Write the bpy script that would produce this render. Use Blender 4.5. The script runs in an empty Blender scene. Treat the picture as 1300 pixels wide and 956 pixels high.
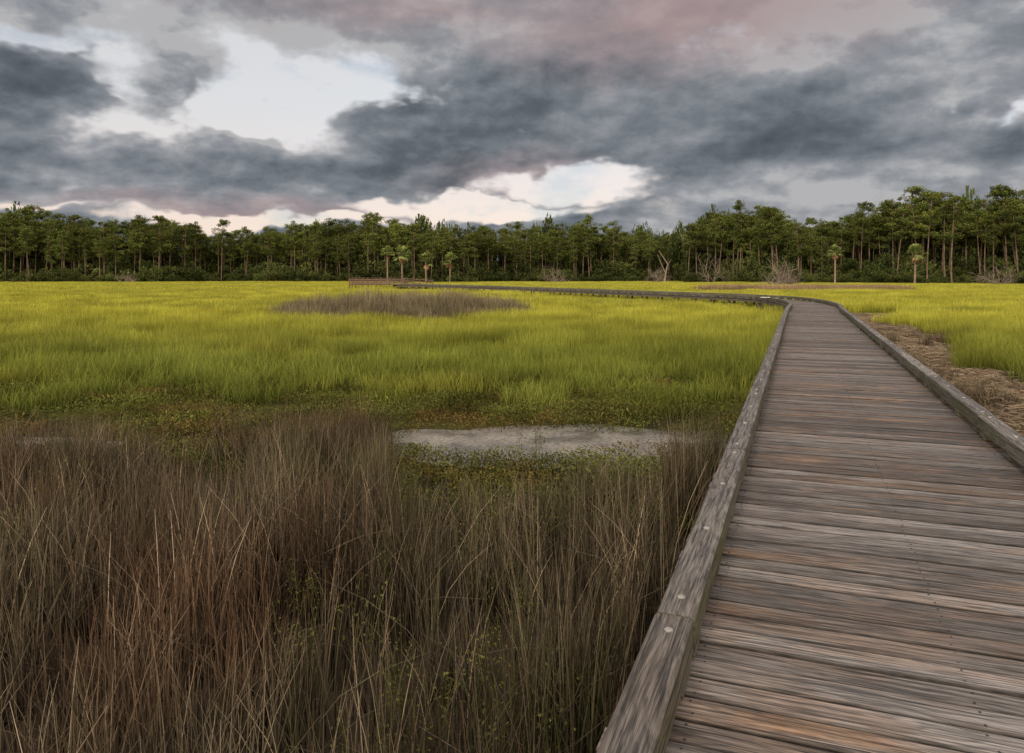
import bpy, math, random
import numpy as np
from mathutils import Vector, noise as mnoise
rng=np.random.default_rng(7); random.seed(7)
sc=bpy.context.scene
H=2.45; F=950.0; HZ=350.0; CX=650.0
U=np.array([0.358,0.934]); NN=np.array([0.934,-0.358])
def pn(x,y,s,seed=0): return mnoise.noise(Vector((x*s,y*s,seed*7.3)))
# ------------------------------------------------------------ node helpers
class NB:
    def __init__(s,nt): s.nt=nt; s.nt.nodes.clear()
    def n(s,t,**k):
        nd=s.nt.nodes.new(t)
        for a,b in k.items(): setattr(nd,a,b)
        return nd
    def l(s,a,b): s.nt.links.new(a,b)
    def put(s,sock,v):
        if isinstance(v,bpy.types.NodeSocket): s.l(v,sock)
        else:
            if hasattr(sock.default_value,'__len__') and not hasattr(v,'__len__'): v=[v]*len(sock.default_value)
            if hasattr(sock.default_value,'__len__') and len(sock.default_value)==4 and len(v)==3: v=tuple(v)+(1,)
            sock.default_value=v
    def m(s,op,a,b=0.0,c=0.0,clamp=False):
        nd=s.n('ShaderNodeMath',operation=op,use_clamp=clamp)
        s.put(nd.inputs[0],a); s.put(nd.inputs[1],b); s.put(nd.inputs[2],c); return nd.outputs[0]
    def vm(s,op,a,b=(0,0,0),out=0):
        nd=s.n('ShaderNodeVectorMath',operation=op); s.put(nd.inputs[0],a)
        if op!='LENGTH': s.put(nd.inputs[1],b)
        return nd.outputs[out]
    def scale(s,a,k):
        nd=s.n('ShaderNodeVectorMath',operation='SCALE'); s.put(nd.inputs[0],a); s.put(nd.inputs[3],k); return nd.outputs[0]
    def comb(s,x,y,z):
        nd=s.n('ShaderNodeCombineXYZ'); s.put(nd.inputs[0],x); s.put(nd.inputs[1],y); s.put(nd.inputs[2],z); return nd.outputs[0]
    def sep(s,v):
        nd=s.n('ShaderNodeSeparateXYZ'); s.l(v,nd.inputs[0]); return nd.outputs
    def noise(s,v,scale,detail=4,rough=0.5,dist=0.0,out=0):
        nd=s.n('ShaderNodeTexNoise'); s.l(v,nd.inputs['Vector']); nd.inputs['Scale'].default_value=scale
        nd.inputs['Detail'].default_value=detail; nd.inputs['Roughness'].default_value=rough; nd.inputs['Distortion'].default_value=dist
        return nd.outputs[out]
    def mix(s,f,a,b,bt='MIX'):
        nd=s.n('ShaderNodeMix',data_type='RGBA',blend_type=bt)
        s.put(nd.inputs[0],f); s.put(nd.inputs[6],a); s.put(nd.inputs[7],b); return nd.outputs[2]
    def mr(s,v,a,b,c=0.0,d=1.0,smooth=False):
        nd=s.n('ShaderNodeMapRange'); nd.interpolation_type='SMOOTHSTEP' if smooth else 'LINEAR'
        s.put(nd.inputs[0],v)
        for i,q in enumerate((a,b,c,d)): s.put(nd.inputs[i+1],q)
        return nd.outputs[0]
    def ramp(s,f,stops):
        nd=s.n('ShaderNodeValToRGB'); s.l(f,nd.inputs[0]); e=nd.color_ramp.elements
        while len(e)<len(stops): e.new(0.5)
        for i,(p,c) in enumerate(stops): e[i].position=p; e[i].color=tuple(c)+(1,)
        return nd.outputs[0]
    def attr(s,name,out='Fac'):
        nd=s.n('ShaderNodeAttribute'); nd.attribute_name=name; return nd.outputs[out]
def newmat(name):
    m=bpy.data.materials.new(name); m.use_nodes=True; b=NB(m.node_tree)
    out=b.n('ShaderNodeOutputMaterial'); return m,b,out
def principled(b,out,col,rough=0.8,spec=0.2,bump=None,bstr=0.3,bdist=0.01):
    p=b.n('ShaderNodeBsdfPrincipled'); b.put(p.inputs['Base Color'],col); b.put(p.inputs['Roughness'],rough)
    b.put(p.inputs['Specular IOR Level'],spec)
    if bump is not None:
        bn=b.n('ShaderNodeBump'); bn.inputs['Strength'].default_value=bstr; bn.inputs['Distance'].default_value=bdist
        b.l(bump,bn.inputs['Height']); b.l(bn.outputs[0],p.inputs['Normal'])
    b.l(p.outputs[0],out.inputs[0]); return p
def geo(b): return b.n('ShaderNodeNewGeometry').outputs['Position']
# ------------------------------------------------------------ materials
def blade_mat(name,base,tip,alt,altamt=0.5,dark=0.6,trans=0.25,zone=None,nscale=0.25,pw=0.8):
    m,b,out=newmat(name); t=b.attr('t'); r=b.attr('r'); pos=geo(b)
    rnd=b.n('ShaderNodeObjectInfo').outputs['Random']
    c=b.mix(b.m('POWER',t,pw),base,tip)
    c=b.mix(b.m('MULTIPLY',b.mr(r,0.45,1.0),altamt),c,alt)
    if zone: c=zone(b,pos,c,t,r)
    k=b.mr(b.noise(pos,nscale,2,0.6),0.32,0.68,dark,1.25)
    k=b.m('MULTIPLY',k,b.mr(rnd,0,1,0.88,1.12)); k=b.m('MULTIPLY',k,b.mr(b.m('FRACT',b.m('MULTIPLY',r,7.31)),0,1,0.55,1.45))
    c=b.scale(c,k)
    d=b.n('ShaderNodeBsdfDiffuse'); b.l(c,d.inputs[0])
    if trans>0:
        tr=b.n('ShaderNodeBsdfTranslucent'); b.l(c,tr.inputs[0])
        mx=b.n('ShaderNodeMixShader'); mx.inputs[0].default_value=trans; b.l(d.outputs[0],mx.inputs[1]); b.l(tr.outputs[0],mx.inputs[2])
        b.l(mx.outputs[0],out.inputs[0])
    else: b.l(d.outputs[0],out.inputs[0])
    return m
def cord_zone(b,pos,c,t,r):
    x,y,z=b.sep(pos)
    s=b.noise(b.vm('MULTIPLY',pos,(0.03,0.14,0)),1.0,3,0.65)
    yy=b.m('ADD',y,b.mr(s,0.3,0.7,-10,10))
    c=b.mix(b.mr(yy,13,40,0.9,0.0,True),c,b.mix(t,(0.032,0.046,0.012),(0.165,0.20,0.04)))
    c=b.mix(b.mr(s,0.50,0.64,0,0.65,True),c,(0.19,0.205,0.042))
    return b.mix(b.mr(s,0.47,0.36,0,0.5,True),c,(0.39,0.36,0.06))
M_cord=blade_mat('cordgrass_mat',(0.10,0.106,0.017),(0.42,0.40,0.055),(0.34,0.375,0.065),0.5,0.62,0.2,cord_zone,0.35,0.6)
def rush_zone(b,pos,c,t,r):
    n=b.noise(pos,0.6,3,0.6)
    c=b.mix(b.mr(n,0.5,0.64,0,0.8,True),c,b.mix(t,(0.03,0.018,0.012),(0.16,0.095,0.06)))
    return b.mix(b.mr(n,0.48,0.36,0,0.65,True),c,b.mix(t,(0.014,0.016,0.007),(0.075,0.078,0.028)))
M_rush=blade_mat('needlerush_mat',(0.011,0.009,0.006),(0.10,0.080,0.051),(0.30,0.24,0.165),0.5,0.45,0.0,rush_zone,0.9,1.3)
M_straw=blade_mat('dead_stem_mat',(0.10,0.07,0.045),(0.38,0.30,0.21),(0.12,0.072,0.05),0.7,0.7,0.0,None,0.5)
M_isl=blade_mat('rush_island_mat',(0.035,0.03,0.018),(0.175,0.148,0.092),(0.24,0.19,0.12),0.6,0.6,0.0,None,0.8,1.1)
M_tan=blade_mat('reed_mat',(0.13,0.09,0.05),(0.26,0.19,0.11),(0.19,0.115,0.065),0.6,0.75,0.0,None,0.2)
def pick_zone(b,pos,c,t,r):
    n=b.noise(pos,0.55,4,0.65)
    return b.mix(b.mr(n,0.48,0.62,0,0.7,True),c,b.mix(r,(0.135,0.06,0.03),(0.15,0.105,0.036)))
M_pick=blade_mat('glasswort_mat',(0.030,0.036,0.010),(0.12,0.13,0.03),(0.09,0.10,0.026),0.6,0.5,0.0,pick_zone,0.6)
M_weed=blade_mat('weed_mat',(0.03,0.038,0.010),(0.10,0.105,0.03),(0.17,0.145,0.05),0.6,0.7,0.0,None,0.6)
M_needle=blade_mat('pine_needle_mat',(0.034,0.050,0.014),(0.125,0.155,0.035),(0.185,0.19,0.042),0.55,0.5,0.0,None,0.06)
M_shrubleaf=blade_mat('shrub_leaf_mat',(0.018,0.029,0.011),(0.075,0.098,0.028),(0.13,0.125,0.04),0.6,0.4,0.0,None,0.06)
M_palm=blade_mat('palm_frond_mat',(0.09,0.13,0.04),(0.22,0.26,0.08),(0.27,0.26,0.09),0.5,0.85,0.2,None,0.5)
M_palmdead=blade_mat('dead_frond_mat',(0.18,0.10,0.055),(0.27,0.155,0.085),(0.14,0.085,0.05),0.5,0.85,0.0,None,0.5)
def bark_mat(name,c1,c2,sc_=3.0):
    m,b,out=newmat(name); pos=geo(b); n=b.noise(b.vm('MULTIPLY',pos,(1,1,0.25)),sc_,2,0.65)
    d=b.n('ShaderNodeBsdfDiffuse'); b.l(b.ramp(n,[(0.3,c1),(0.7,c2)]),d.inputs[0]); b.l(d.outputs[0],out.inputs[0]); return m
M_bark=bark_mat('pine_bark_mat',(0.07,0.048,0.036),(0.21,0.15,0.11))
M_grey=bark_mat('dead_wood_mat',(0.14,0.11,0.09),(0.30,0.24,0.195))
M_pbark=bark_mat('palm_bark_mat',(0.13,0.09,0.07),(0.30,0.22,0.17))

def wood_mat(name,kind):
    m,b,out=newmat(name); p=b.attr('puv','Vector'); u,v,r=b.sep(p); pos=geo(b)
    base=b.comb(u,v,b.m('MULTIPLY',r,17.0))
    g1=b.noise(b.vm('MULTIPLY',base,(2.2,62,1)),1.0,4,0.7,0.4)
    g2=b.noise(b.vm('MULTIPLY',base,(7.0,230,1)),1.0,2,0.7)
    wob=b.noise(b.vm('MULTIPLY',base,(1.6,6,1)),1.0,3,0.5)
    rings=b.m('SINE',b.m('ADD',b.m('MULTIPLY',v,170.0),b.m('MULTIPLY',wob,42.0)))
    rings=b.mr(rings,-1,1,0,1)
    big=b.noise(pos,1.1,4,0.65)
    r2=b.m('FRACT',b.m('MULTIPLY',r,13.7)); r3=b.m('FRACT',b.m('MULTIPLY',r,57.3)); r4=b.m('FRACT',b.m('MULTIPLY',r,131.3))
    if kind=='deck':
        grey=b.ramp(r2,[(0.0,(0.10,0.086,0.079)),(0.5,(0.17,0.148,0.137)),(1.0,(0.285,0.255,0.24))])
        brn=b.ramp(r3,[(0.0,(0.115,0.072,0.050)),(0.6,(0.215,0.137,0.092)),(1.0,(0.30,0.185,0.115))])
        f=b.m('ADD',b.mr(wob,0.42,0.58,0.0,0.62,True),b.mr(r4,0.4,1.0,-0.25,0.4))
        f=b.m('MULTIPLY',f,b.mr(big,0.36,0.54,0.3,1.0),clamp=True)
        c=b.mix(f,grey,brn)
        eg=b.attr('edge'); edk=b.mr(eg,0.80,1.0,1.0,0.22)
    else:
        grey=b.ramp(r2,[(0.0,(0.14,0.124,0.114)),(1.0,(0.235,0.212,0.196))])
        c=b.mix(b.mr(wob,0.45,0.7,0,0.6),grey,(0.11,0.085,0.065))
        nz=b.n('ShaderNodeNewGeometry').outputs['Normal']; _,_,nzz=b.sep(nz)
        side=b.mr(nzz,0.2,0.7,1,0)
        c=b.mix(b.m('MULTIPLY',side,b.mr(big,0.35,0.6,0.25,0.85)),c,(0.085,0.085,0.03)); edk=None
    dk=b.m('MULTIPLY',b.mr(g1,0.40,0.55,0.38,1.15),b.mr(g2,0.38,0.55,0.58,1.12))
    dk=b.m('MULTIPLY',dk,b.mr(rings,0,0.5,0.72,1.06))
    crack=b.noise(b.vm('MULTIPLY',base,(1.3,60,1)),1.0,1,0.5)
    dk=b.m('MULTIPLY',dk,b.mr(crack,0.27,0.31,0.2,1.0))
    if edk is not None: dk=b.m('MULTIPLY',dk,edk)
    c=b.scale(c,dk)
    hgt=b.m('ADD',g1,b.m('ADD',b.m('MULTIPLY',g2,0.5),b.m('ADD',b.m('MULTIPLY',rings,0.2),b.mr(crack,0.27,0.31,-0.8,0))))
    principled(b,out,c,0.68,0.3,hgt,0.8,0.006); return m
M_deck=wood_mat('deck_wood','deck'); M_kerb=wood_mat('kerb_wood','kerb')
m,b,out=newmat('pile_wood'); pos=geo(b); n=b.noise(b.vm('MULTIPLY',pos,(1,1,0.2)),14,3,0.6)
principled(b,out,b.ramp(n,[(0.3,(0.05,0.045,0.03)),(0.7,(0.15,0.13,0.10))]),0.85,0.2,n,0.5,0.01); M_pile=m
m,b,out=newmat('rail_wood'); pos=geo(b); n=b.noise(pos,3,3,0.6)
principled(b,out,b.ramp(n,[(0.3,(0.085,0.055,0.04)),(0.7,(0.16,0.105,0.075))]),0.85,0.2); M_rail=m
m,b,out=newmat('galvanised_steel'); pos=geo(b); n=b.noise(pos,60,3,0.6)
p=principled(b,out,b.ramp(n,[(0.3,(0.25,0.23,0.21)),(0.7,(0.45,0.43,0.41))]),0.5,0.5); p.inputs['Metallic'].default_value=0.5; M_steel=m
m,b,out=newmat('nail_steel'); principled(b,out,(0.03,0.025,0.022),0.6,0.4); M_nail=m
m,b,out=newmat('sign_panel'); pos=geo(b); n=b.noise(pos,8,3,0.6)
principled(b,out,b.ramp(n,[(0.3,(0.5,0.5,0.48)),(0.7,(0.66,0.66,0.64))]),0.5,0.3); M_sign=m
# ground
m,b,out=newmat('marsh_soil'); pos=geo(b); x,y,z=b.sep(pos)
n=b.noise(pos,1.3,4,0.65); n2=b.noise(pos,14,4,0.7); n3=b.noise(pos,0.15,2,0.6)
near=b.ramp(n,[(0.3,(0.020,0.015,0.010)),(0.5,(0.042,0.03,0.02)),(0.7,(0.07,0.05,0.032))])
far=b.ramp(n3,[(0.3,(0.11,0.11,0.02)),(0.7,(0.18,0.17,0.028))])
lat=b.m('SUBTRACT',b.m('MULTIPLY',x,0.934),b.m('MULTIPLY',y,0.358))
latn=b.m('ADD',lat,b.mr(n3,0.3,0.7,-1.2,1.2))
strip=b.m('MULTIPLY',b.mr(lat,-0.5,0.5),b.mr(latn,5.2,6.2,1,0)); strip=b.m('MULTIPLY',strip,b.mr(y,44,48,1,0))
stc=b.ramp(n2,[(0.3,(0.04,0.027,0.019)),(0.5,(0.10,0.07,0.05)),(0.7,(0.17,0.125,0.09))])
yn=b.m('ADD',y,b.mr(n3,0.3,0.7,-2,2))
c=b.mix(b.mr(yn,11,16,0,1,True),near,far); c=b.mix(strip,c,stc)
hh=b.m('ADD',n,n2); principled(b,out,c,0.9,0.1,hh,1.0,0.06); M_soil=m
m,b,out=newmat('wet_mud'); pos=geo(b); n=b.noise(pos,1.1,5,0.65); n2=b.noise(pos,16,5,0.7)
vor=b.n('ShaderNodeTexVoronoi',feature='DISTANCE_TO_EDGE'); b.l(b.vm('ADD',pos,b.scale(b.noise(pos,5,2,0.5,out=1),1.0)),vor.inputs['Vector']); vor.inputs['Scale'].default_value=3.0
cc=b.ramp(n,[(0.35,(0.12,0.105,0.085)),(0.5,(0.22,0.195,0.16)),(0.68,(0.32,0.285,0.24))])
cc=b.mix(b.mr(n2,0.40,0.54,0.7,0),cc,(0.075,0.06,0.044))
principled(b,out,cc,b.mr(n,0.42,0.58,0.22,0.7),0.5,b.m('ADD',b.m('MULTIPLY',n2,b.mr(n,0.42,0.58,0.15,1.0)),b.mr(vor.outputs[0],0,0.05,-0.3,0)),0.6,0.03); M_mud=m
# ------------------------------------------------------------ mesh helpers
def arr_mesh(name,V,Fc,mats,attrs=None,matidx=None,smooth=False):
    V=np.asarray(V,dtype=np.float32); me=bpy.data.meshes.new(name)
    k=Fc.shape[1]; nf=len(Fc)
    me.vertices.add(len(V)); me.vertices.foreach_set('co',V.ravel())
    me.loops.add(nf*k); me.loops.foreach_set('vertex_index',Fc.astype(np.int32).ravel())
    me.polygons.add(nf); me.polygons.foreach_set('loop_start',np.arange(nf,dtype=np.int32)*k)
    try: me.polygons.foreach_set('loop_total',np.full(nf,k,dtype=np.int32))
    except Exception: pass
    for mt in mats: me.materials.append(mt)
    if matidx is not None: me.polygons.foreach_set('material_index',np.asarray(matidx,dtype=np.int32))
    if attrs:
        for a,(ty,d) in attrs.items():
            at=me.attributes.new(a,ty,'POINT')
            at.data.foreach_set('vector' if ty=='FLOAT_VECTOR' else 'value',np.asarray(d,dtype=np.float32 if ty!='INT' else np.int32).ravel())
    me.update(); me.validate(); return me
def link(ob,parent=None):
    sc.collection.objects.link(ob)
    if parent: ob.parent=parent
    return ob
def empty(name):
    e=bpy.data.objects.new(name,None); sc.collection.objects.link(e); return e
class Parts:
    def __init__(s): s.V=[];s.F=[];s.T=[];s.R=[];s.M=[];s.n=0
    def add(s,V,Fc,t,r,mi):
        s.V.append(V); s.F.append(Fc+s.n); s.T.append(t); s.R.append(r); s.M.append(np.full(len(Fc),mi)); s.n+=len(V)
    def mesh(s,name,mats):
        return arr_mesh(name,np.concatenate(s.V),np.concatenate(s.F),mats,
            {'t':('FLOAT',np.concatenate(s.T)),'r':('FLOAT',np.concatenate(s.R))},np.concatenate(s.M))
def blades(bx,by,h,w,lean,S=3,powr=2.0,tipw=0.15):
    N=len(bx); th=rng.uniform(0,2*np.pi,N); la=rng.uniform(0,2*np.pi,N)
    t=np.linspace(0,1,S+1)[None,:]
    off=(lean*h)[:,None]*t**powr
    zz=h[:,None]*(t-0.35*(lean[:,None]**2)*t**2)
    cx=bx[:,None]+np.cos(la)[:,None]*off; cy=by[:,None]+np.sin(la)[:,None]*off
    ww=w[:,None]*0.5*(1-(1-tipw)*t**1.5)
    dx=np.cos(th)[:,None]*ww; dy=np.sin(th)[:,None]*ww
    V=np.stack([np.stack([cx-dx,cy-dy,zz],-1),np.stack([cx+dx,cy+dy,zz],-1)],2).reshape(-1,3)
    base=(np.arange(N)*(S+1)*2)[:,None]+ (np.arange(S)*2)[None,:]
    Fc=np.stack([base,base+1,base+3,base+2],-1).reshape(-1,4)
    T=np.repeat(np.tile(np.linspace(0,1,S+1),N),2); R=np.repeat(rng.random(N),(S+1)*2)
    return V,Fc,T,R
def leaves(C,size,asp=0.5,t=None,r=None,out=None):
    N=len(C); d=rng.normal(size=(N,3)); 
    if out is not None: d=d*0.6+out
    d/=np.linalg.norm(d,axis=1,keepdims=True)+1e-9
    e=np.cross(d,rng.normal(size=(N,3))); e/=np.linalg.norm(e,axis=1,keepdims=True)+1e-9
    s=np.asarray(size).reshape(-1,1)*np.ones((N,1))
    V=np.stack([C-d*s*0.5,C+e*s*asp*0.5,C+d*s*0.5,C-e*s*asp*0.5],1).reshape(-1,3)
    Fc=np.arange(N*4).reshape(N,4)
    return V,Fc,np.repeat(t if t is not None else rng.random(N),4),np.repeat(r if r is not None else rng.random(N),4)
def tube(P,R,sides=6):
    P=np.asarray(P,float); R=np.asarray(R,float); n=len(P)
    T=np.gradient(P,axis=0); T/=np.linalg.norm(T,axis=1,keepdims=True)+1e-9
    ref=np.where(np.abs(T[:,2:3])>0.9,np.array([[1.,0,0]]),np.array([[0,0,1.]]))
    A=np.cross(T,ref); A/=np.linalg.norm(A,axis=1,keepdims=True)+1e-9; B=np.cross(T,A)
    a=np.linspace(0,2*np.pi,sides,endpoint=False)
    V=(P[:,None,:]+R[:,None,None]*(np.cos(a)[None,:,None]*A[:,None,:]+np.sin(a)[None,:,None]*B[:,None,:])).reshape(-1,3)
    i=np.arange(n-1)[:,None]*sides; j=np.arange(sides)[None,:]; j2=(j+1)%sides
    Fc=np.stack([i+j,i+j2,i+sides+j2,i+sides+j],-1).reshape(-1,4)
    return V,Fc,np.repeat(np.linspace(0,1,n),sides),np.full(n*sides,rng.random())
# ------------------------------------------------------------ scatter by geometry nodes
def coll(name,meshes):
    c=bpy.data.collections.new(name)
    for i,me in enumerate(meshes): c.objects.link(bpy.data.objects.new('%s_%02d'%(name,i),me))
    return c
def scatter(name,P,rotz,scl,idx,c,tilt=None):
    N=len(P); me=bpy.data.meshes.new(name); me.vertices.add(N); me.vertices.foreach_set('co',np.asarray(P,np.float32).ravel())
    rot=np.zeros((N,3)); rot[:,2]=rotz
    if tilt is not None: rot[:,:2]=tilt
    for a,ty,d in (('rot','FLOAT_VECTOR',rot),('scl','FLOAT_VECTOR',scl)):
        at=me.attributes.new(a,ty,'POINT'); at.data.foreach_set('vector',np.asarray(d,np.float32).ravel())
    at=me.attributes.new('idx','INT','POINT'); at.data.foreach_set('value',np.asarray(idx,np.int32))
    me.update(); ob=link(bpy.data.objects.new(name,me))
    g=bpy.data.node_groups.new(name+'_gn','GeometryNodeTree')
    g.interface.new_socket('Geometry',in_out='INPUT',socket_type='NodeSocketGeometry')
    g.interface.new_socket('Geometry',in_out='OUTPUT',socket_type='NodeSocketGeometry')
    gi=g.nodes.new('NodeGroupInput'); go=g.nodes.new('NodeGroupOutput'); iop=g.nodes.new('GeometryNodeInstanceOnPoints')
    ci=g.nodes.new('GeometryNodeCollectionInfo'); ci.inputs[0].default_value=c; ci.inputs[1].default_value=True; ci.inputs[2].default_value=True
    def na(n,ty):
        q=g.nodes.new('GeometryNodeInputNamedAttribute'); q.data_type=ty; q.inputs[0].default_value=n; return q.outputs[0]
    e2r=g.nodes.new('FunctionNodeEulerToRotation')
    L=g.links.new
    L(gi.outputs[0],iop.inputs['Points']); L(ci.outputs[0],iop.inputs['Instance']); iop.inputs['Pick Instance'].default_value=True
    L(na('idx','INT'),iop.inputs['Instance Index']); L(na('rot','FLOAT_VECTOR'),e2r.inputs[0]); L(e2r.outputs[0],iop.inputs['Rotation'])
    L(na('scl','FLOAT_VECTOR'),iop.inputs['Scale']); L(iop.outputs[0],go.inputs[0])
    md=ob.modifiers.new('scatter','NODES'); md.node_group=g; return ob
# ------------------------------------------------------------ boardwalk path
def cpt(s): return NN*0.62+U*s
ctrl=[cpt(-4.0),cpt(0.),cpt(12.),cpt(24.),cpt(34.),cpt(41.),(17.0,46.0),(16.6,52.5),(13.8,60.5),(7.6,75.),(0.3,91.),(-8.,108.),(-18.5,124.)]
ctrl=np.array([list(p) for p in ctrl])
def cat(P,res=40):
    out=[]; Q=np.vstack([2*P[0]-P[1],P,2*P[-1]-P[-2]])
    for i in range(1,len(Q)-2):
        p0,p1,p2,p3=Q[i-1:i+3]
        for t in np.linspace(0,1,res,endpoint=False):
            out.append(0.5*((2*p1)+(-p0+p2)*t+(2*p0-5*p1+4*p2-p3)*t*t+(-p0+3*p1-3*p2+p3)*t**3))
    out.append(Q[-2]); return np.array(out)
path=np.vstack([ctrl[0:1],cat(ctrl[4:])])
seg=np.linalg.norm(np.diff(path,axis=0),axis=1); cum=np.concatenate([[0],np.cumsum(seg)]); LT=cum[-1]
def at(s):
    s=np.clip(s,0,LT); p=np.array([np.interp(s,cum,path[:,0]),np.interp(s,cum,path[:,1])])
    a=np.array([np.interp(max(s-.3,0),cum,path[:,0]),np.interp(max(s-.3,0),cum,path[:,1])])
    c=np.array([np.interp(min(s+.3,LT),cum,path[:,0]),np.interp(min(s+.3,LT),cum,path[:,1])])
    d=c-a; d/=np.linalg.norm(d); return p,d
psamp=np.array([at(s)[0] for s in np.arange(0,LT,1.0)])
def dpath(X,Y):
    out=np.full(len(X),1e9)
    for q in psamp: out=np.minimum(out,np.hypot(X-q[0],Y-q[1]))
    return out
DZ=0.90
bw=empty('boardwalk')
V=[];Fc=[];PU=[];ED=[]
s=0.0; nails=[]
while s<LT-0.1:
    w=random.choice([0.134,0.137,0.140])
    if s>70: w=0.28
    p,d=at(s+w/2); n=np.array([d[1],-d[0]])
    r=random.random(); zt=random.uniform(-0.004,0.004); tilt=random.uniform(-0.002,0.002)
    a0=-1.22+random.uniform(-0.02,0.02); a1=1.23+random.uniform(-0.02,0.02)
    c=0.006; cs=[(-w/2,-0.038,1),(-w/2,-c,1),(-w/2+c,0,.9),(0,random.uniform(-0.003,0.0015),0),(w/2-c,0,.9),(w/2,-c,1),(w/2,-0.038,1)]
    ns=9 if s<20 else 1; base=len(V); nc=len(cs); ang=random.uniform(-0.002,0.002)
    for i in range(ns+1):
        la=a0+(a1-a0)*i/ns; jz=random.uniform(-0.0015,0.0015) if s<20 else 0; jw=random.uniform(-0.0015,0.0015) if s<20 else 0
        for (ac,z,eg) in cs:
            q=p+n*la+d*(ac+jw*(1 if ac>0 else -1)+la*ang)
            V.append((q[0],q[1],DZ+zt+z+jz+tilt*la)); PU.append((la+r*50,ac+r*9.0,r)); ED.append(eg)
    for i in range(ns):
        for j in range(nc):
            j2=(j+1)%nc; Fc.append((base+i*nc+j,base+i*nc+j2,base+(i+1)*nc+j2,base+(i+1)*nc+j))
    Fc.append(tuple(base+j for j in range(nc))); Fc.append(tuple(base+ns*nc+j for j in reversed(range(nc))))
    if s<18:
        for la in (-0.98,-0.02,0.97):
            for ac in (-0.042,0.04):
                q=p+n*(la+random.uniform(-.012,.012))+d*(ac+random.uniform(-.006,.006)); nails.append((q[0],q[1],DZ+zt+0.0012+tilt*la))
    s+=w+random.uniform(0.008,0.015)
me=bpy.data.meshes.new('deck_planks'); me.from_pydata(V,[],Fc); me.materials.append(M_deck)
at_=me.attributes.new('puv','FLOAT_VECTOR','POINT'); at_.data.foreach_set('vector',np.array(PU,np.float32).ravel())
at_=me.attributes.new('edge','FLOAT','POINT'); at_.data.foreach_set('value',np.array(ED,np.float32)); me.update()
link(bpy.data.objects.new('deck_planks',me),bw)
def discs(name,pts,rad,hh,mat,sides=8):
    V=[];Fc=[]
    for (x,y,z) in pts:
        b0=len(V)
        for zz,rr in ((z-0.004,rad),(z+hh*0.6,rad),(z+hh,rad*0.7)):
            for i in range(sides): V.append((x+rr*math.cos(i*2*math.pi/sides),y+rr*math.sin(i*2*math.pi/sides),zz))
        for l in range(2):
            for i in range(sides): Fc.append((b0+l*sides+i,b0+l*sides+(i+1)%sides,b0+(l+1)*sides+(i+1)%sides,b0+(l+1)*sides+i))
        Fc.append(tuple(b0+2*sides+i for i in range(sides)))
    me=bpy.data.meshes.new(name); me.from_pydata(V,[],Fc); me.materials.append(mat); return link(bpy.data.objects.new(name,me),bw)
discs('deck_nails',nails,0.005,0.0008,M_nail)
class Timber:
    def __init__(s): s.V=[];s.F=[];s.P=[]
    def add(s,A,B,w,h,ch=0.008,wj=0.0,ns=1):
        A=Vector(A);B=Vector(B); d=(B-A); L=d.length; d.normalize()
        up=Vector((0,0,1)) if abs(d.z)<0.9 else Vector((0,1,0)); sd=d.cross(up).normalized(); up=sd.cross(d)
        cs=[(-w/2,-h/2+ch),(-w/2,h/2-ch),(-w/2+ch,h/2),(w/2-ch,h/2),(w/2,h/2-ch),(w/2,-h/2+ch),(w/2-ch,-h/2),(-w/2+ch,-h/2)]
        r=random.random(); b0=len(s.V); nc=8
        for i in range(ns+1):
            c=A+d*(L*i/ns)+sd*random.uniform(-wj,wj)+up*random.uniform(-wj,wj)
            for (a,z) in cs:
                q=c+sd*a+up*z; s.V.append(tuple(q)); s.P.append((L*i/ns+r*40,a+z*1.3+r*9,r))
        for i in range(ns):
            for j in range(nc):
                j2=(j+1)%nc; s.F.append((b0+i*nc+j,b0+i*nc+j2,b0+(i+1)*nc+j2,b0+(i+1)*nc+j))
        s.F.append(tuple(b0+j for j in reversed(range(nc)))); s.F.append(tuple(b0+ns*nc+j for j in range(nc)))
    def obj(s,name,mat,parent):
        me=bpy.data.meshes.new(name); me.from_pydata(s.V,[],s.F); me.materials.append(mat)
        a=me.attributes.new('puv','FLOAT_VECTOR','POINT'); a.data.foreach_set('vector',np.array(s.P,np.float32).ravel()); me.update()
        return link(bpy.data.objects.new(name,me),parent)
bolts=[]
for side,nm in ((-1,'kerb_left'),(1,'kerb_right')):
    T=Timber(); s=0.9 if side<0 else 0.2
    while s<LT-0.5:
        L=3.05 if s<40 or s>75 else 1.2
        e=min(s+L,LT); lo=1.077*side+random.uniform(-.006,.006)
        p0,d0=at(s+0.006); p1,d1=at(e-0.006); n0=np.array([d0[1],-d0[0]]); n1=np.array([d1[1],-d1[0]])
        a=p0+n0*lo; c=p1+n1*(lo+random.uniform(-.006,.006)); z=DZ+0.065+0.07+random.uniform(-.003,.003)
        T.add((a[0],a[1],z),(c[0],c[1],z+random.uniform(-.003,.003)),0.150,0.14,0.009,0.003 if s<20 else 0,8)
        nb=max(1,int(round(L/1.2)))
        for i in range(nb+1):
            f=(0.06+i*(L-0.3)/nb)/L; q=a*(1-f)+c*f
            dd=(c-a)/np.linalg.norm(c-a); q2=q+dd*0.22
            T.add((q[0],q[1],DZ+0.034),(q2[0],q2[1],DZ+0.034),0.135,0.062,0.004)
            if s<25: 
                q3=q+dd*0.11; bolts.append((q3[0],q3[1],z+0.072))
        s=e
    T.obj(nm,M_kerb,bw)
discs('kerb_bolts',bolts,0.017,0.006,M_steel,12)
T=Timber(); s=0.6
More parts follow.
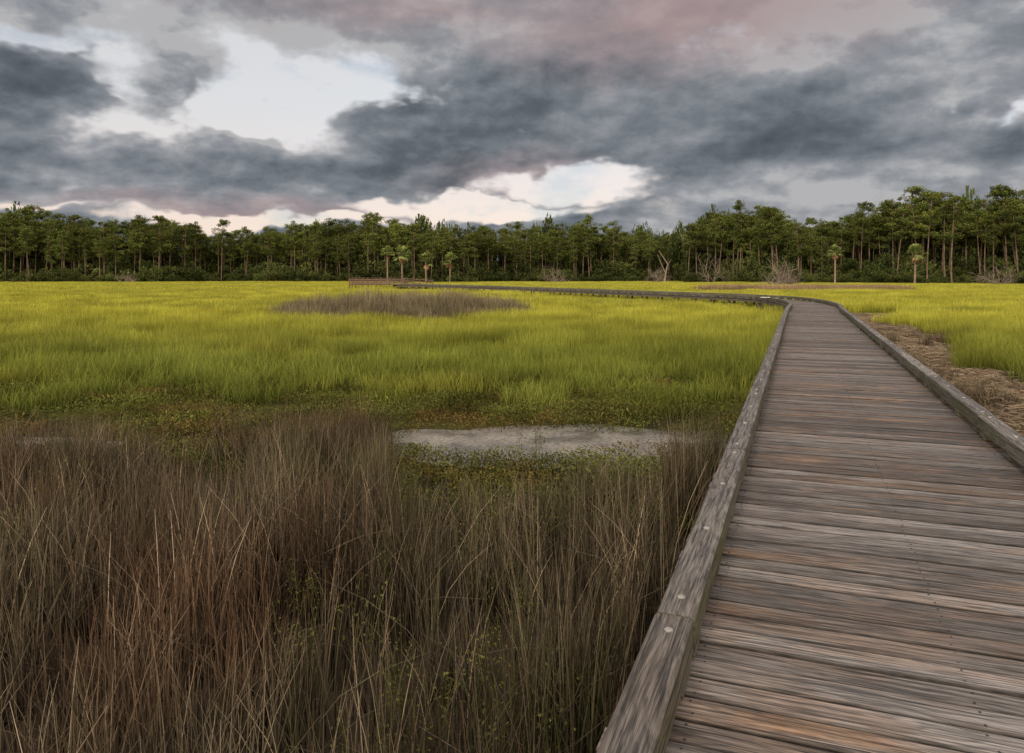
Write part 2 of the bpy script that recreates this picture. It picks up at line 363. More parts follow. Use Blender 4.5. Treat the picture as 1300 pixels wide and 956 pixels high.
while s<LT:
    p,d=at(s); n=np.array([d[1],-d[0]])
    for lo in (-1.02,1.02):
        q=p+n*lo; T.add((q[0],q[1],-0.3),(q[0],q[1],DZ-0.245),0.16,0.16,0.01)
    a=p-n*1.12; c=p+n*1.12; T.add((a[0],a[1],DZ-0.14),(c[0],c[1],DZ-0.14),0.09,0.19,0.004)
    s+=2.4
s=0.1
while s<LT-0.2:
    e=min(s+ (3.0 if s<38 or s>80 else 1.2),LT); p0,d0=at(s); p1,d1=at(e); n0=np.array([d0[1],-d0[0]]); n1=np.array([d1[1],-d1[0]])
    for lo in (-1.165,1.165):
        a=p0+n0*lo; c=p1+n1*lo; T.add((a[0],a[1],DZ-0.125),(c[0],c[1],DZ-0.125),0.045,0.165,0.003)
    s=e
T.obj('piles_and_joists',M_pile,bw)
# far overlook with railings
ov=empty('overlook_railing')
pe,de=at(LT); ox,oy=pe; T=Timber()
x0,x1,y0,y1=ox-8.0,ox+0.6,oy-2.2,oy+2.6
pl=Timber(); yy=y0
while yy<y1: pl.add((x0,yy+0.13,DZ+0.03),(x1,yy+0.13,DZ+0.03),0.27,0.05,0.004); yy+=0.285
pl.obj('platform_deck',M_rail,ov)
def railrun(ax,ay,bx_,by_):
    L=math.hypot(bx_-ax,by_-ay); n_=max(1,int(L/1.8))
    for i in range(n_+1):
        f=i/n_; x=ax+(bx_-ax)*f; y=ay+(by_-ay)*f; T.add((x,y,-0.3),(x,y,DZ+1.14),0.14,0.14,0.008)
    for z,w,h in ((DZ+1.17,0.16,0.05),(DZ+0.92,0.045,0.18),(DZ+0.64,0.045,0.18),(DZ+0.36,0.045,0.18),(DZ+0.12,0.045,0.15)):
        o=0.0 if z>DZ+1.1 else -0.095
        T.add((ax,ay+o,z),(bx_,by_+o,z),w,h,0.004)
railrun(x0,y0,x1-2.0,y0); railrun(x0,y1,x1,y1); railrun(x0+0.02,y0+0.15,x0+0.02,y1-0.15); railrun(x1,y1-0.15,x1,y1-2.0)
p1,d1=at(LT-9.0); n1=np.array([d1[1],-d1[0]])
a=np.array(pe)+np.array([0.0,1.25]); c=p1+n1*1.28
for i in range(6):
    f=i/5; q=a*(1-f)+c*f; T.add((q[0],q[1],-0.3),(q[0],q[1],DZ+1.10-0.35*f),0.13,0.13,0.008)
for dz in (1.13,0.8,0.45): T.add((a[0],a[1],DZ+dz),(c[0],c[1],DZ+dz-0.35),0.06,0.12,0.004)
T.obj('posts_and_rails',M_rail,ov)
ts=empty('trail_sign'); T=Timber(); sx,sy=14.7,43.5
for dx in (-0.2,0.2): T.add((sx+dx,sy,-0.2),(sx+dx,sy,1.16),0.10,0.10,0.006)
T.add((sx-0.2,sy-0.07,1.0),(sx+0.2,sy-0.07,1.0),0.03,0.10,0.003)
T.obj('posts',M_nail,ts)
T=Timber(); T.add((sx-0.26,sy-0.03,1.19),(sx+0.26,sy-0.03,1.19),0.22,0.035,0.004); T.obj('panel',M_sign,ts)
# ------------------------------------------------------------ ground
gv=[];gf=[]
xs=np.concatenate([np.linspace(-3000,-300,6),np.linspace(-200,200,21),np.linspace(300,3000,6)]); ys=np.concatenate([np.linspace(-1000,-20,4),np.linspace(0,320,17),np.linspace(400,4000,6)])
for y in ys:
    for x in xs: gv.append((x,y,0))
nx=len(xs)
for j in range(len(ys)-1):
    for i in range(nx-1): gf.append((j*nx+i,j*nx+i+1,(j+1)*nx+i+1,(j+1)*nx+i))
me=bpy.data.meshes.new('ground'); me.from_pydata(gv,[],gf); me.materials.append(M_soil); link(bpy.data.objects.new('marsh_ground',me))
def mud(name,cx,cy,a,b_,seed):
    V=[(cx,cy,0.012)];Fc=[];N=90
    for i in range(N):
        an=2*math.pi*i/N; k=1+0.28*mnoise.noise(Vector((math.cos(an)*1.7,math.sin(an)*1.7,seed)))+0.10*mnoise.noise(Vector((math.cos(an)*6,math.sin(an)*6,seed)))
        V.append((cx+a*k*math.cos(an),cy+b_*k*math.sin(an),0.006))
    for i in range(N): Fc.append((0,1+i,1+(i+1)%N))
    me=bpy.data.meshes.new(name); me.from_pydata(V,[],Fc); me.materials.append(M_mud); return link(bpy.data.objects.new(name,me))
mud('mud_puddle',0.75,10.9,2.95,1.35,3.0)
mud('mud_puddle',-8.2,10.7,2.2,0.8,9.0)
def inmud(X,Y,g=0.0):
    wv=0.35*np.sin(X*2.3+1)+0.2*np.sin(X*5.1)
    return (((X-0.7)/(2.35+g))**2+((Y-10.95+0.5*wv*0.4)/(1.0+g*0.5+0.15*wv))**2<1)|(((X+8.3)/(1.9+g))**2+((Y-10.7)/(0.55+g))**2<1)
# ------------------------------------------------------------ vegetation sources
def clump(N,rad,h0,h1,w,l0,l1,mat,S=3,name='c',tipw=0.15):
    a=rng.uniform(0,2*np.pi,N); r=rad*np.sqrt(rng.random(N))
    bx,by=(r*np.cos(a),r*np.sin(a))
    V,Fq,t,rr=blades(bx,by,rng.uniform(h0,h1,N),w*rng.uniform(0.7,1.3,N),rng.uniform(l0,l1,N)*rng.choice([1,1,1,1.8],N),S,tipw=tipw)
    return arr_mesh(name,V,Fq,[mat],{'t':('FLOAT',t),'r':('FLOAT',rr)})
C_cordN=coll('cordgrass_tuft',[clump(460,0.62,0.32,0.72,0.012,0.05,0.35,M_cord,2) for _ in range(5)])
C_cordM=coll('cordgrass_patch',[clump(480,1.15,0.36,0.68,0.028,0.05,0.3,M_cord,1) for _ in range(5)])
C_cordF=coll('cordgrass_sward',[clump(380,2.3,0.38,0.66,0.075,0.05,0.3,M_cord,1) for _ in range(4)])
C_rush=coll('rush_tuft',[clump(85,0.30,0.45,1.0,0.008,0.03,0.34,M_rush,3) for _ in range(4)])
C_isl=coll('island_tuft',[clump(110,0.5,0.5,1.05,0.026,0.03,0.38,M_isl,2) for _ in range(5)])
C_tan=coll('reed_tuft',[clump(150,1.1,0.7,1.15,0.05,0.03,0.3,M_tan,2) for _ in range(3)])
def lyings(N,rad):
    P=Parts()
    for i in range(N):
        a=rng.uniform(0,6.28); x,y=rng.uniform(-rad,rad,2); L=rng.uniform(0.15,0.5); z=rng.uniform(0.01,0.07)
        p=[(x,y,z),(x+np.cos(a)*L*.5,y+np.sin(a)*L*.5,z+rng.uniform(-.01,.04)),(x+np.cos(a)*L,y+np.sin(a)*L,rng.uniform(0.0,.06))]
        P.add(*tube(p,[0.006,0.006,0.003],3),0)
    return P.mesh('wrack',[M_straw])
C_wrack=coll('wrack_bits',[lyings(120,0.6) for _ in range(4)])
def lowplant(N,rad,hh,size,mat):
    a=rng.uniform(0,6.28,N); r=rad*np.sqrt(rng.random(N)); z=rng.random(N)**0.8*hh*(1-0.5*r/rad)
    C=np.stack([r*np.cos(a),r*np.sin(a),z+0.01],1); V,Fq,t,rr=leaves(C,rng.uniform(.6,1.3,N)*size,asp=0.45,t=z/hh)
    return arr_mesh('lp',V,Fq,[mat],{'t':('FLOAT',t),'r':('FLOAT',rr)})
C_pick=coll('glasswort_plants',[lowplant(420,0.42,0.20,0.036,M_pick) for _ in range(4)])
def sprig(nst):
    P=Parts()
    for i in range(nst):
        a=rng.uniform(0,6.28); l=rng.uniform(0.05,0.2); h=rng.uniform(0.3,0.6); x0,y0=rng.normal(0,0.09,2)
        tt=np.linspace(0,1,4); pts=np.stack([x0+np.cos(a)*l*tt**1.5*h,y0+np.sin(a)*l*tt**1.5*h,h*tt],1)
        P.add(*tube(pts,np.linspace(0.003,0.0015,4),3),0)
        nl=30; f=rng.uniform(0.4,1,nl); C=np.stack([np.interp(f,tt,pts[:,q]) for q in range(3)],1)+rng.normal(0,0.028,(nl,3))
        P.add(*leaves(C,rng.uniform(.012,.026,nl),asp=0.5),0)
    return P.mesh('sprig',[M_weed])
C_weed=coll('weed_sprig',[sprig(8) for _ in range(5)])
# ------------------------------------------------------------ vegetation placement
def grid(xa,xb,ya,yb,st,jit=0.5):
    X,Y=np.meshgrid(np.arange(xa,xb,st),np.arange(ya,yb,st)); X=X.ravel()+rng.uniform(-jit,jit,X.size)*st; Y=Y.ravel()+rng.uniform(-jit,jit,Y.size)*st; return X,Y
def infr(X,Y,m=1.12,add=2.5): return (X>-0.684*m*Y-add)&(X<0.684*m*Y+add)
def pnv(X,Y,s,seed): return np.array([pn(a,c,s,seed) for a,c in zip(X,Y)])
def latc(X,Y): return X*0.934-Y*0.358
def isl(X,Y,g=1.0): return ((X+5.8)/(6.9*g))**2+((Y-41.0)/(6.2*g))**2
def put(name,X,Y,c,nvar,s0,s1,hz=None,z=0.0,tiltamt=0.0):
    N=len(X); s_=rng.uniform(s0,s1,N); hz=np.ones(N) if hz is None else hz
    P=np.stack([X,Y,np.full(N,z)],1); ti=rng.normal(0,tiltamt,(N,2)) if tiltamt else None
    return scatter(name,P,rng.uniform(0,6.28,N),np.stack([s_,s_,s_*hz],1),rng.integers(0,nvar,N),c,ti)
Xa,Ya=grid(-40,45,11.0,42,0.84); nz=pnv(Xa,Ya,0.35,1); nz2=pnv(Xa,Ya,0.9,5); dp=dpath(Xa,Ya); la=latc(Xa,Ya)
edgeY=np.where(Xa/Ya<-0.05,13.6,12.9)
k=infr(Xa,Ya,1.06,2)&(dp>1.35)&(~inmud(Xa,Ya,0.45))
left=(la<0)&(Ya>edgeY+nz*3.4)&(rng.random(len(Xa))<np.clip((Ya-12.0)/5,0.3,1))
right=(la>5.1+nz*2.2)
k&=(left|right)&(isl(Xa,Ya)>0.95)
hz=(1+0.40*nz+0.3*nz2)*np.clip(0.48+(Ya-12)/18,0.48,1.0)
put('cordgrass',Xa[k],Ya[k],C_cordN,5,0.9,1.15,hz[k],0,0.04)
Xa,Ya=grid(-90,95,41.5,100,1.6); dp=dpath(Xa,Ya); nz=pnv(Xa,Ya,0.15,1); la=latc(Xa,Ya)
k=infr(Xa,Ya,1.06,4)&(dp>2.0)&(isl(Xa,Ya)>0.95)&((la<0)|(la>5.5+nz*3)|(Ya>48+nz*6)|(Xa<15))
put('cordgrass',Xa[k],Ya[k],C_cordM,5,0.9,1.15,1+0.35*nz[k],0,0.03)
Xa,Ya=grid(-200,200,100,262,3.2); dp=dpath(Xa,Ya); nz=pnv(Xa,Ya,0.05,1)
k=infr(Xa,Ya,1.06,6)&(dp>3.0)
put('cordgrass',Xa[k],Ya[k],C_cordF,4,0.9,1.15,1+0.3*nz[k],0,0.02)
def rushfield(name,M,hmin,hmax,wd,leanmax,mat,S,clus):
    Xc=rng.uniform(-14,9,M); Yc=1.3+rng.random(M)**0.85*14.0
    la=latc(Xc,Yc); rat=Xc/Yc
    k=infr(Xc,Yc,1.12,0.8)&(la<-0.85); Xc,Yc,la,rat=Xc[k],Yc[k],la[k],rat[k]
    nz=pnv(Xc,Yc,0.8,2); nb=pnv(Xc,Yc,0.3,8); nf=pnv(Xc,Yc,2.4,15)
    ye=np.where(rat<-0.16,10.0,np.where(rat<0.21,7.7,11.3))+nz*1.2+nb*0.9
    k=(Yc<ye)&(~inmud(Xc,Yc,0.2))&(rng.random(len(Xc))<np.clip(0.62+nz*1.0+nf*1.7,0.04,1))
    Xc,Yc,la,rat,nz,nb,nf=[q[k] for q in (Xc,Yc,la,rat,nz,nb,nf)]
    hz=(0.90+0.30*nz+0.30*nb+0.35*nf)*np.clip(1.12-(Yc-5)/13*(rat<-0.1),0.55,1.0)
    hz=np.where((rat>-0.16)&(rat<0.21),hz*np.clip(1-(Yc-5.2)/4.2,0.45,1),hz)
    hz=np.where(rat>=0.21,hz*np.clip(1.1-(Yc-6)/9,0.5,1),hz)
    X=np.repeat(Xc,clus)+rng.normal(0,0.05,len(Xc)*clus); Y=np.repeat(Yc,clus)+rng.normal(0,0.05,len(Xc)*clus); hz=np.repeat(hz,clus)
    k=latc(X,Y)<-0.72; X,Y,hz=X[k],Y[k],hz[k]; N=len(X)
    h=rng.uniform(hmin,hmax,N)*hz; lean=np.abs(rng.normal(0,leanmax,N))+0.02; lean=np.where(rng.random(N)<0.08,lean+rng.uniform(0.3,0.9,N),lean)
    V,Fq,t,rr=blades(X,Y,h,wd*rng.uniform(0.6,1.35,N),np.clip(lean,0,1.1),S)
    return link(bpy.data.objects.new(name,arr_mesh(name,V,Fq,[mat],{'t':('FLOAT',t),'r':('FLOAT',rr)})))
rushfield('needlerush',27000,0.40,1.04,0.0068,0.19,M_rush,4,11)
rushfield('dead_stems',7500,0.35,1.0,0.006,0.45,M_straw,4,3)
Xa,Ya=grid(2,24,2,30,0.36); la=latc(Xa,Ya); nz=pnv(Xa,Ya,0.6,12)
k=(la>2.15)&(la<6.5+nz)&infr(Xa,Ya,1.1,2)&(rng.random(len(Xa))<np.clip(0.8-(Ya-8)/9+nz,0.04,0.85))
put('needlerush',Xa[k],Ya[k],C_rush,4,0.7,0.95,(0.7+0.3*nz[k]),0,0.12)
Xa,Ya=grid(2,24,2,47,0.85); la=latc(Xa,Ya); nz=pnv(Xa,Ya,0.35,1)
k=(la>1.5)&(la<6.0+nz*2)&infr(Xa,Ya,1.1,2); put('wrack_line',Xa[k],Ya[k],C_wrack,4,0.8,1.3,None,0,0.05)
Xa,Ya=grid(-15,9,7.2,19.0,0.38); la=latc(Xa,Ya); nz=pnv(Xa,Ya,0.5,3); rat=Xa/Ya
k=infr(Xa,Ya,1.1,1.5)&(la<-0.9)&(~inmud(Xa,Ya,0.08))&(rng.random(len(Xa))<np.clip(0.95+nz-np.clip((Ya-14.5)/5,0,1),0,1))&((Ya>9)|((rat>-0.16)&(rat<0.22)))
put('glasswort',Xa[k],Ya[k],C_pick,4,0.75,1.3,1+0.5*nz[k],0,0.1)
Xa,Ya=grid(-12,5,2.5,11,0.45); la=latc(Xa,Ya); nz=pnv(Xa,Ya,0.45,21)
k=infr(Xa,Ya,1.1,1)&(la<-1.0)&(~inmud(Xa,Ya,0.1))&(rng.random(len(Xa))<np.clip(0.2+nz*1.5,0.02,0.7))
put('marsh_weeds',Xa[k],Ya[k],C_weed,5,0.85,1.2,None,0,0.1)
Xa,Ya=grid(-15,4,33,49,0.5); nz=pnv(Xa,Ya,0.35,4); nzf=pnv(Xa,Ya,1.1,6); e=isl(Xa,Ya)+nz*0.6; k=(e<1.12)&(rng.random(len(Xa))<np.clip(1.9-e*1.2,0.35,1))
put('rush_island',Xa[k],Ya[k],C_isl,5,0.85,1.15,(1.50-0.60*np.clip(e[k],0,1.1)+0.55*nzf[k]),0,0.08)
Xa,Ya=grid(25,62,92,120,1.4); nz=pnv(Xa,Ya,0.12,4); k=(((Xa-42)/15)**2+((Ya-108)/7)**2+nz*0.6)<1
put('tan_reeds',Xa[k],Ya[k],C_tan,3,0.9,1.2,None,0,0.05)
# ------------------------------------------------------------ forest
def frontY(px):
    return np.interp(px,[-300,0,150,300,450,620,760,868,872,950,1050,1150,1300,1500],[215,232,240,262,240,236,262,276,232,218,205,196,182,165])
def topY(px):
    return np.interp(px,[-300,0,60,150,250,300,340,400,470,520,600,630,680,750,800,868,885,920,980,1020,1080,1120,1180,1230,1280,1500],
                        [266,268,266,274,280,288,284,278,276,281,285,273,276,283,290,288,268,260,260,268,252,246,240,231,225,221])
def pine(seed):
    P=Parts(); Ht=22.0; hb=0.42+0.2*seed/8
    tt=np.linspace(0,1,7); bend=rng.normal(0,0.6,2)
    tp=np.stack([bend[0]*tt**2+0.15*np.sin(tt*5+seed),bend[1]*tt**2,Ht*0.93*tt],1); tp[0,:2]=0
    P.add(*tube(tp,np.linspace(0.21,0.06,7),5),0)
    nl=int(rng.integers(26,33)); hs=np.sort(hb+(0.99-hb)*rng.random(nl)**0.85); cw=rng.uniform(2.2,3.0)
    for i,hf in enumerate(hs):
        f=(hf-hb)/(0.99-hb); L=cw*(0.30+0.85*math.sin(math.pi*min(1,0.22+f*0.70))**0.8)*rng.uniform(0.5,1.1)
        a=rng.uniform(0,6.28); up=rng.uniform(0.0,0.45)*(1-0.6*f)
        b0=np.array([np.interp(hf,tt,tp[:,q]) for q in range(3)]); b0[2]=Ht*0.93*hf
        dd=np.array([math.cos(a),math.sin(a),0]); q=np.array([b0,b0+dd*L*.5+[0,0,L*up*.25],b0+dd*L+[0,0,L*up]])
        P.add(*tube(q,[0.06,0.045,0.02],3),0)
        for fr in ((0.55,1.0) if rng.random()<0.8 else (1.0,)):
            c=b0+dd*L*fr+np.array([0,0,L*up*fr*fr])+rng.normal(0,0.3,3); pr=rng.uniform(0.6,1.15); n=int(rng.integers(44,62))
            o=rng.normal(size=(n,3)); o/=np.linalg.norm(o,axis=1,keepdims=True); o*=np.array([1,1,0.7])
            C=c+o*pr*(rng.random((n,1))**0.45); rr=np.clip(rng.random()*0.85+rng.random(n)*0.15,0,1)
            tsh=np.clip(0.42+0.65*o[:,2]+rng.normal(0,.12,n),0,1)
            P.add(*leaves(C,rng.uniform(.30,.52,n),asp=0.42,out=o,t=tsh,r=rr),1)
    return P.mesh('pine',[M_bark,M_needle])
C_pine=coll('pine_source',[pine(i) for i in range(9)])
Xa,Ya=grid(-260,250,150,350,4.3,0.5); px=650+950*Xa/Ya; fy=frontY(px)+pnv(Xa,Xa*0,0.08,31)*9
k=(px>-130)&(px<1430)&(Ya>fy)&(Ya<fy+44)&(rng.random(len(Xa))<0.9); Xa,Ya,px,fy=Xa[k],Ya[k],px[k],fy[k]
hgt=((350-topY(px))*fy/950+2.45)*rng.uniform(0.72,1.07,len(Xa))*(1+0.05*(Ya-fy)/60)*(1+0.28*pnv(Xa,Ya,0.045,41))
sx=hgt/22.0*rng.uniform(0.85,1.2,len(Xa))
pid=np.where(px>1050,rng.integers(4,9,len(Xa)),rng.integers(0,9,len(Xa)))
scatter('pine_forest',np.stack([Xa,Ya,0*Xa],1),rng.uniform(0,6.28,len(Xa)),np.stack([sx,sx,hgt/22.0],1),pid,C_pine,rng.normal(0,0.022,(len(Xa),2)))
def shrub(nl,wd,ht,n,mat,size=0.34):
    P=Parts()
    for i in range(nl):
        c=np.array([rng.normal(0,wd*0.36),rng.normal(0,wd*0.30),rng.uniform(0.25,0.8)*ht]); r=rng.uniform(0.5,0.95)*wd*0.34
        o=rng.normal(size=(n,3)); o/=np.linalg.norm(o,axis=1,keepdims=True)
        C=c+o*r*(rng.random((n,1))**0.3)*np.array([1,1,0.85]); C[:,2]=np.maximum(C[:,2],0.05)
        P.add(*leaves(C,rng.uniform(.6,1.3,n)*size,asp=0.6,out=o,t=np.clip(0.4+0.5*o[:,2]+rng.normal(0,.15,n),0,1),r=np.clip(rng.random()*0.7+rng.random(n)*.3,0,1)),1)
    for i in range(5):
        a=rng.uniform(0,6.28); P.add(*tube([[0,0,0],[math.cos(a)*wd*.15,math.sin(a)*wd*.15,ht*.4],[math.cos(a)*wd*.4,math.sin(a)*wd*.4,ht*.75]],[0.1,0.07,0.03],3),0)
    return P.mesh('shrub',[M_bark,mat])
C_shrub=coll('shrub_source',[shrub(12,5.5,4.5,120,M_shrubleaf,0.46) for _ in range(5)])
Xa,Ya=grid(-260,250,150,345,3.4,0.5); px=650+950*Xa/Ya; fy=frontY(px)+pnv(Xa,Xa*0,0.08,31)*9-3
dep0=Ya-fy
k=(px>-130)&(px<1430)&(dep0>-1.5)&(dep0<44)&(rng.random(len(Xa))<np.where(dep0<18,0.85,0.75)); Xa,Ya,fy,dep0,px=Xa[k],Ya[k],fy[k],dep0[k],px[k]
dep=np.clip(dep0/10,0,1); s_=rng.uniform(0.45,1.0,len(Xa))*(0.75+0.6*dep)*(1+0.8*pnv(Xa,Ya,0.06,44))
hx=rng.uniform(.8,1.4,len(Xa))*np.where(dep0>24,2.6,np.where(dep0>14,1.5,1.0))
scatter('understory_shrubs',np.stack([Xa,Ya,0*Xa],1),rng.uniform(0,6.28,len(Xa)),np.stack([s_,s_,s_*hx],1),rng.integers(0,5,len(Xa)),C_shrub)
def bare(name,x,y,w,h,n0=14,fine=3,mat=M_grey,rad=0.11):
    P=Parts(); 
    def grow(p,d,L,r,dep):
        q=[p]; 
        for i in range(3):
            d=d+rng.normal(0,0.22,3)+np.array([0,0,0.03]); d/=np.linalg.norm(d); q.append(q[-1]+d*L/3)
        P.add(*tube(q,np.linspace(r,r*0.55,4),4 if dep<2 else 3),0)
        if dep<fine:
            for i in range(int(rng.integers(3,5))):
                f=rng.integers(1,4); nd=d+rng.normal(0,0.65,3)+np.array([0,0,0.12]); nd/=np.linalg.norm(nd); grow(q[f],nd,L*rng.uniform(.5,.8),r*0.5,dep+1)
    for i in range(n0):
        a=rng.uniform(0,6.28); el=rng.uniform(0.15,1.3); d=np.array([math.cos(a)*math.cos(el)*w/h*0.7,math.sin(a)*math.cos(el)*w/h*.7,math.sin(el)]); d/=np.linalg.norm(d)
        grow(np.array([rng.normal(0,w*.08),rng.normal(0,w*.05),0.0]),d,h*0.52,rad,0)
    ob=link(bpy.data.objects.new(name,P.mesh(name,[mat]))); ob.location=(x,y,0); return ob
def wx(px,Y): return (px-650)/950*Y
bare('bare_shrub',wx(992,165),165,17,7.0,15,3,M_grey,rad=0.14)
bare('bare_shrub',wx(830,228),228,9,6.5,9,3)
bare('bare_shrub',wx(708,230),230,12,6.5,10,3)
bare('bare_shrub',wx(160,228),228,8,4.0,8,3)
bare('bare_shrub',wx(1262,178),178,9,6.0,9,3)
bare('bare_shrub',wx(905,220),220,7,10,5,3)
P=Parts(); P.add(*tube([[0,0,0],[0.5,0,3],[1.1,0,6],[-1.6,0,10]],[0.3,0.25,0.2,0.08],6),0)
P.add(*tube([[0.5,0,3],[-1.0,0,6.5],[-2.0,0,9]],[0.16,0.12,0.04],5),0); P.add(*tube([[0.9,0,5],[2.2,0,7.5]],[0.1,0.04],4),0)
ob=link(bpy.data.objects.new('dead_tree',P.mesh('dead_tree',[M_grey]))); ob.location=(wx(843,224),224,0)
def palm(x,y,h,dead=10,green=34,sc_=1.0):
    P=Parts(); tt=np.linspace(0,1,8); tp=np.stack([0.25*np.sin(tt*2),0*tt,h*tt],1)
    P.add(*tube(tp,[0.30,0.24,0.23,0.22,0.22,0.23,0.27,0.2],8),0)
    top=tp[-1]
    for i in range(green+dead):
        dd=i>=green; el=rng.uniform(-0.45,1.45) if not dd else rng.uniform(-1.4,-0.8); a=rng.uniform(0,6.28)
        L=rng.uniform(0.9,1.5)*sc_*(0.6 if dd else 1); d=np.array([math.cos(a)*math.cos(el),math.sin(a)*math.cos(el),math.sin(el)])
        c=top+d*L; P.add(*tube([top,top+d*L*.5,c],[0.035,0.025,0.02],3),1 if not dd else 2)
        sd=np.cross(d,[0,0,1.0]); sd/=np.linalg.norm(sd)+1e-9; up=np.cross(sd,d); nl=16
        for j in range(nl):
            th=(j/(nl-1)-0.5)*2.6; fd=d*math.cos(th)+sd*math.sin(th); l=rng.uniform(0.8,1.15)*sc_*(1-0.25*abs(th)/1.3)*(0.8 if dd else 1)
            e=c+fd*l+np.array([0,0,-0.32*l*(0.5+rng.random())]); m_=c+fd*l*.55+np.array([0,0,-.04]); wv=np.cross(fd,up)*0.07*sc_
            P.add(np.array([c,m_+wv,e,m_-wv]),np.array([[0,1,2,3]]),np.array([0,.5,1,.5]),np.full(4,rng.random()),1 if not dd else 2)
    ob=link(bpy.data.objects.new('cabbage_palm',P.mesh('cabbage_palm',[M_pbark,M_palm,M_palmdead]))); ob.location=(x,y,0); ob.rotation_euler[2]=rng.uniform(0,6)
for (px_,Y_,h_,dd_,s_) in ((511,224,8.6,12,1.5),(541,225,6.6,3,1.5),(571,226,6.8,9,1.4),(1161,182,7.6,12,1.35),(492,228,9.5,3,1.2),(1060,198,8.5,5,1.1)):
    palm(wx(px_,Y_),Y_,h_,dd_,38,s_)
# ------------------------------------------------------------ world
w=bpy.data.worlds.new('World'); sc.world=w; w.use_nodes=True; b=NB(w.node_tree)
tc=b.n('ShaderNodeTexCoord').outputs['Generated']; x,y,z=b.sep(tc)
zc=b.m('MAXIMUM',z,0.0)
az=b.m('ARCTAN2',x,y); el=b.m('ARCSINE',z)
den=b.m('ADD',zc,0.16)
q=b.comb(b.m('DIVIDE',x,den),b.m('DIVIDE',y,den),b.m('MULTIPLY',zc,2.0))
P0=b.comb(az,el,0.0)
tcs=b.vm('MULTIPLY',tc,(1.0,1.0,1.8))
wn=b.noise(tcs,6.0,4,0.58,0.0,1); wn=b.vm('SUBTRACT',wn,(0.5,0.5,0.5))
PW=b.vm('ADD',P0,b.vm('MULTIPLY',wn,(0.26,0.12,0)))
def blob(px,py,rx,ry,wt,src=PW):
    a=math.atan((px-650)/950); e=math.atan((350-py)/950*math.cos(a))
    v=b.vm('MULTIPLY',b.vm('SUBTRACT',src,(a,e,0)),(950/rx*0.93,950/ry*0.93,0)); 
    l=b.vm('LENGTH',v,out=1); return b.m('MULTIPLY',b.m('MAXIMUM',b.m('SUBTRACT',1.3,l),0.0),wt)
def mx(lst):
    o=lst[0]
    for i in lst[1:]: o=b.m('MAXIMUM',o,i)
    return o
gap=mx([blob(*p) for p in ((40,40,130,24,1),(150,120,62,80,1),(330,118,125,60,1.1),(470,98,95,38,.9),(720,232,110,24,1.1),(610,262,140,14,1.1),(310,277,190,11,1.1),(60,262,120,8,.8),(1270,150,50,10,.6))])
drk=mx([blob(*p) for p in ((40,105,130,46,1.3),(300,208,170,26,1.3),(262,95,40,28,.7),(60,225,200,32,1),(540,190,110,46,.8))])
nA=b.noise(q,0.9,4,0.5,0.2); nB=b.noise(b.vm('ADD',q,(0.0,0.14,0.04)),0.9,4,0.5,0.2)
nC=b.noise(tcs,8.0,7,0.57,0.0); nD=b.noise(b.vm('ADD',tcs,(-0.008,0,0.024)),8.0,6,0.57,0.0)
g=b.m('SUBTRACT',gap,b.m('MULTIPLY',drk,0.9)); g=b.m('ADD',g,b.m('MULTIPLY',b.m('SUBTRACT',nC,0.53),1.8))
gm=b.mr(g,0.14,0.58,0,1,True); edge=b.mr(g,-0.40,0.30,0,1,True)
sky=b.n('ShaderNodeTexSky'); sky.sky_type='NISHITA'; sky.sun_disc=False; sky.sun_elevation=math.radians(24); sky.sun_rotation=math.radians(205)
skyc=b.scale(sky.outputs[0],0.05)
clear=b.mix(b.mr(el,0.06,0.24,0,1,True),(0.84,0.60,0.51),(0.74,0.68,0.62))
clear=b.mix(b.mr(nC,0.50,0.38,0,0.6),clear,(0.42,0.43,0.46))
clear=b.vm('ADD',b.scale(clear,0.80),skyc)
rel=b.m('ADD',b.m('MULTIPLY',b.m('SUBTRACT',nB,nA),2.2),b.m('MULTIPLY',b.m('SUBTRACT',nD,nC),2.0))
lum=b.m('ADD',b.m('ADD',b.mr(nA,0.33,0.68,0.16,0.64),rel),b.m('MULTIPLY',edge,0.28))
lum=b.m('SUBTRACT',lum,mx([blob(1050,175,380,46,.22),blob(60,110,140,50,.22),blob(560,165,150,50,.10),blob(250,210,200,24,.16)]))
lum=b.m('ADD',lum,mx([blob(300,30,300,30,.16),blob(1150,258,420,34,.14),blob(900,30,300,50,.18),blob(60,235,260,26,.20),blob(560,60,200,40,.12)]))
cl=b.ramp(b.m('ADD',lum,0.12,clamp=True),[(0.0,(0.075,0.087,0.104)),(0.3,(0.116,0.133,0.155)),(0.55,(0.19,0.21,0.236)),(0.8,(0.29,0.305,0.33)),(1.0,(0.45,0.45,0.46))])
pk=mx([blob(850,20,240,66,.72),blob(520,0,260,34,.45),blob(650,225,110,36,.45),blob(300,262,240,16,.55)])
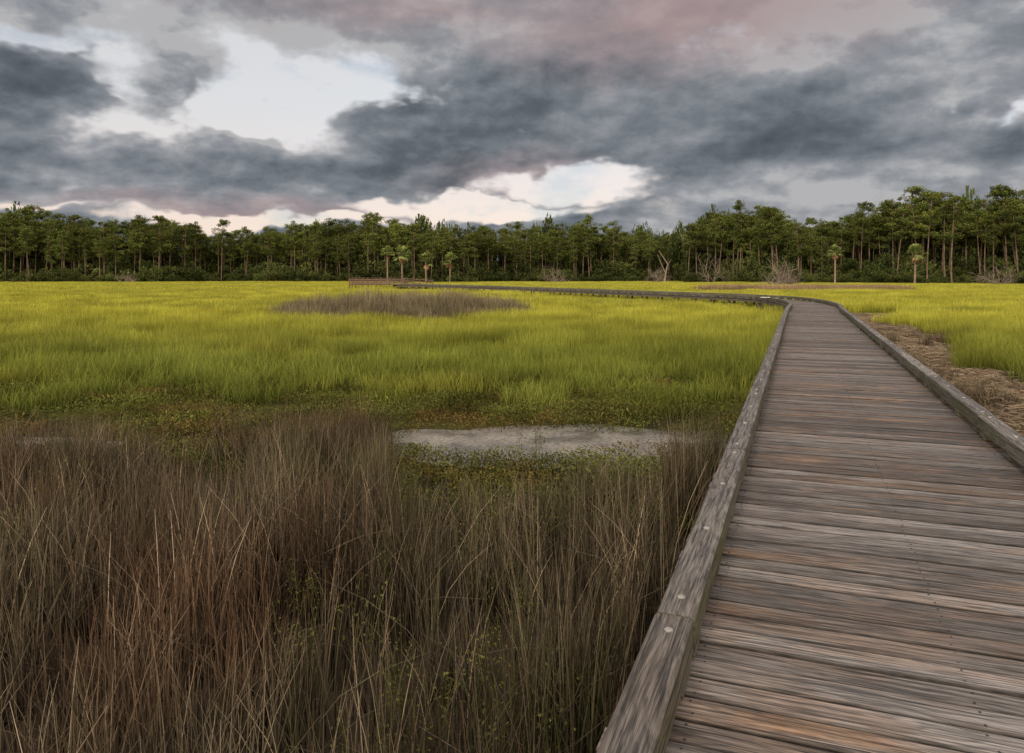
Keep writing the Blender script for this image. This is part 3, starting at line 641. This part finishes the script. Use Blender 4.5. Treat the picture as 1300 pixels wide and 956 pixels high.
pk=b.m('MULTIPLY',pk,b.mr(lum,0.1,0.7,0.25,1.0),clamp=True)
cl=b.mix(b.m('MINIMUM',pk,0.7),cl,(0.39,0.265,0.265))
col=b.mix(gm,cl,clear)
fbg=b.n('ShaderNodeBackground'); b.l(col,fbg.inputs[0]); fbg.inputs[1].default_value=1.0
col2=b.mix(b.mr(y,0.3,-0.5,0,1,True),(0.74,0.73,0.74),b.mix(b.mr(z,0.0,0.7),(2.3,1.8,1.3),(1.45,1.33,1.2)))  # unseen sky behind and overhead, warm brightness added to light the scene
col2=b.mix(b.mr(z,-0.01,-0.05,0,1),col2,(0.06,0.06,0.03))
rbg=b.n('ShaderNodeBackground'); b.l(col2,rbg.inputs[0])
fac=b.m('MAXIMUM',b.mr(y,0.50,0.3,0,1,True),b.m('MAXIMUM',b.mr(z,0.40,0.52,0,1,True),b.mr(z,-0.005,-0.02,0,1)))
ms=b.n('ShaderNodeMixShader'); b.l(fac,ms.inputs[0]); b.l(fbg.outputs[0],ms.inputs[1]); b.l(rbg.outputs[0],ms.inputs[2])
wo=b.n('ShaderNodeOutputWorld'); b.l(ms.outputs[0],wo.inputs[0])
try:
    w.cycles.sampling_method='MANUAL'; w.cycles.sample_map_resolution=256
except Exception: pass
sl=bpy.data.lights.new('sun','SUN'); sl.energy=2.3; sl.angle=math.radians(10); sl.color=(1.0,0.88,0.70)
so=link(bpy.data.objects.new('sun',sl)); e=math.radians(24); a=math.radians(205)
sd=Vector((math.sin(a)*math.cos(e),math.cos(a)*math.cos(e),math.sin(e))); so.rotation_euler=sd.to_track_quat('Z','Y').to_euler()
cd=bpy.data.cameras.new('camera'); cam=link(bpy.data.objects.new('camera',cd)); cam.location=(0,0,H); cam.rotation_euler=(math.radians(90),0,0)
cd.sensor_width=36; cd.lens=36*F/1300; cd.shift_y=-(478-HZ)/1300; cd.clip_end=8000; cd.clip_start=0.05; sc.camera=cam
sc.view_settings.view_transform='Standard'; sc.view_settings.look='None'; sc.view_settings.exposure=0
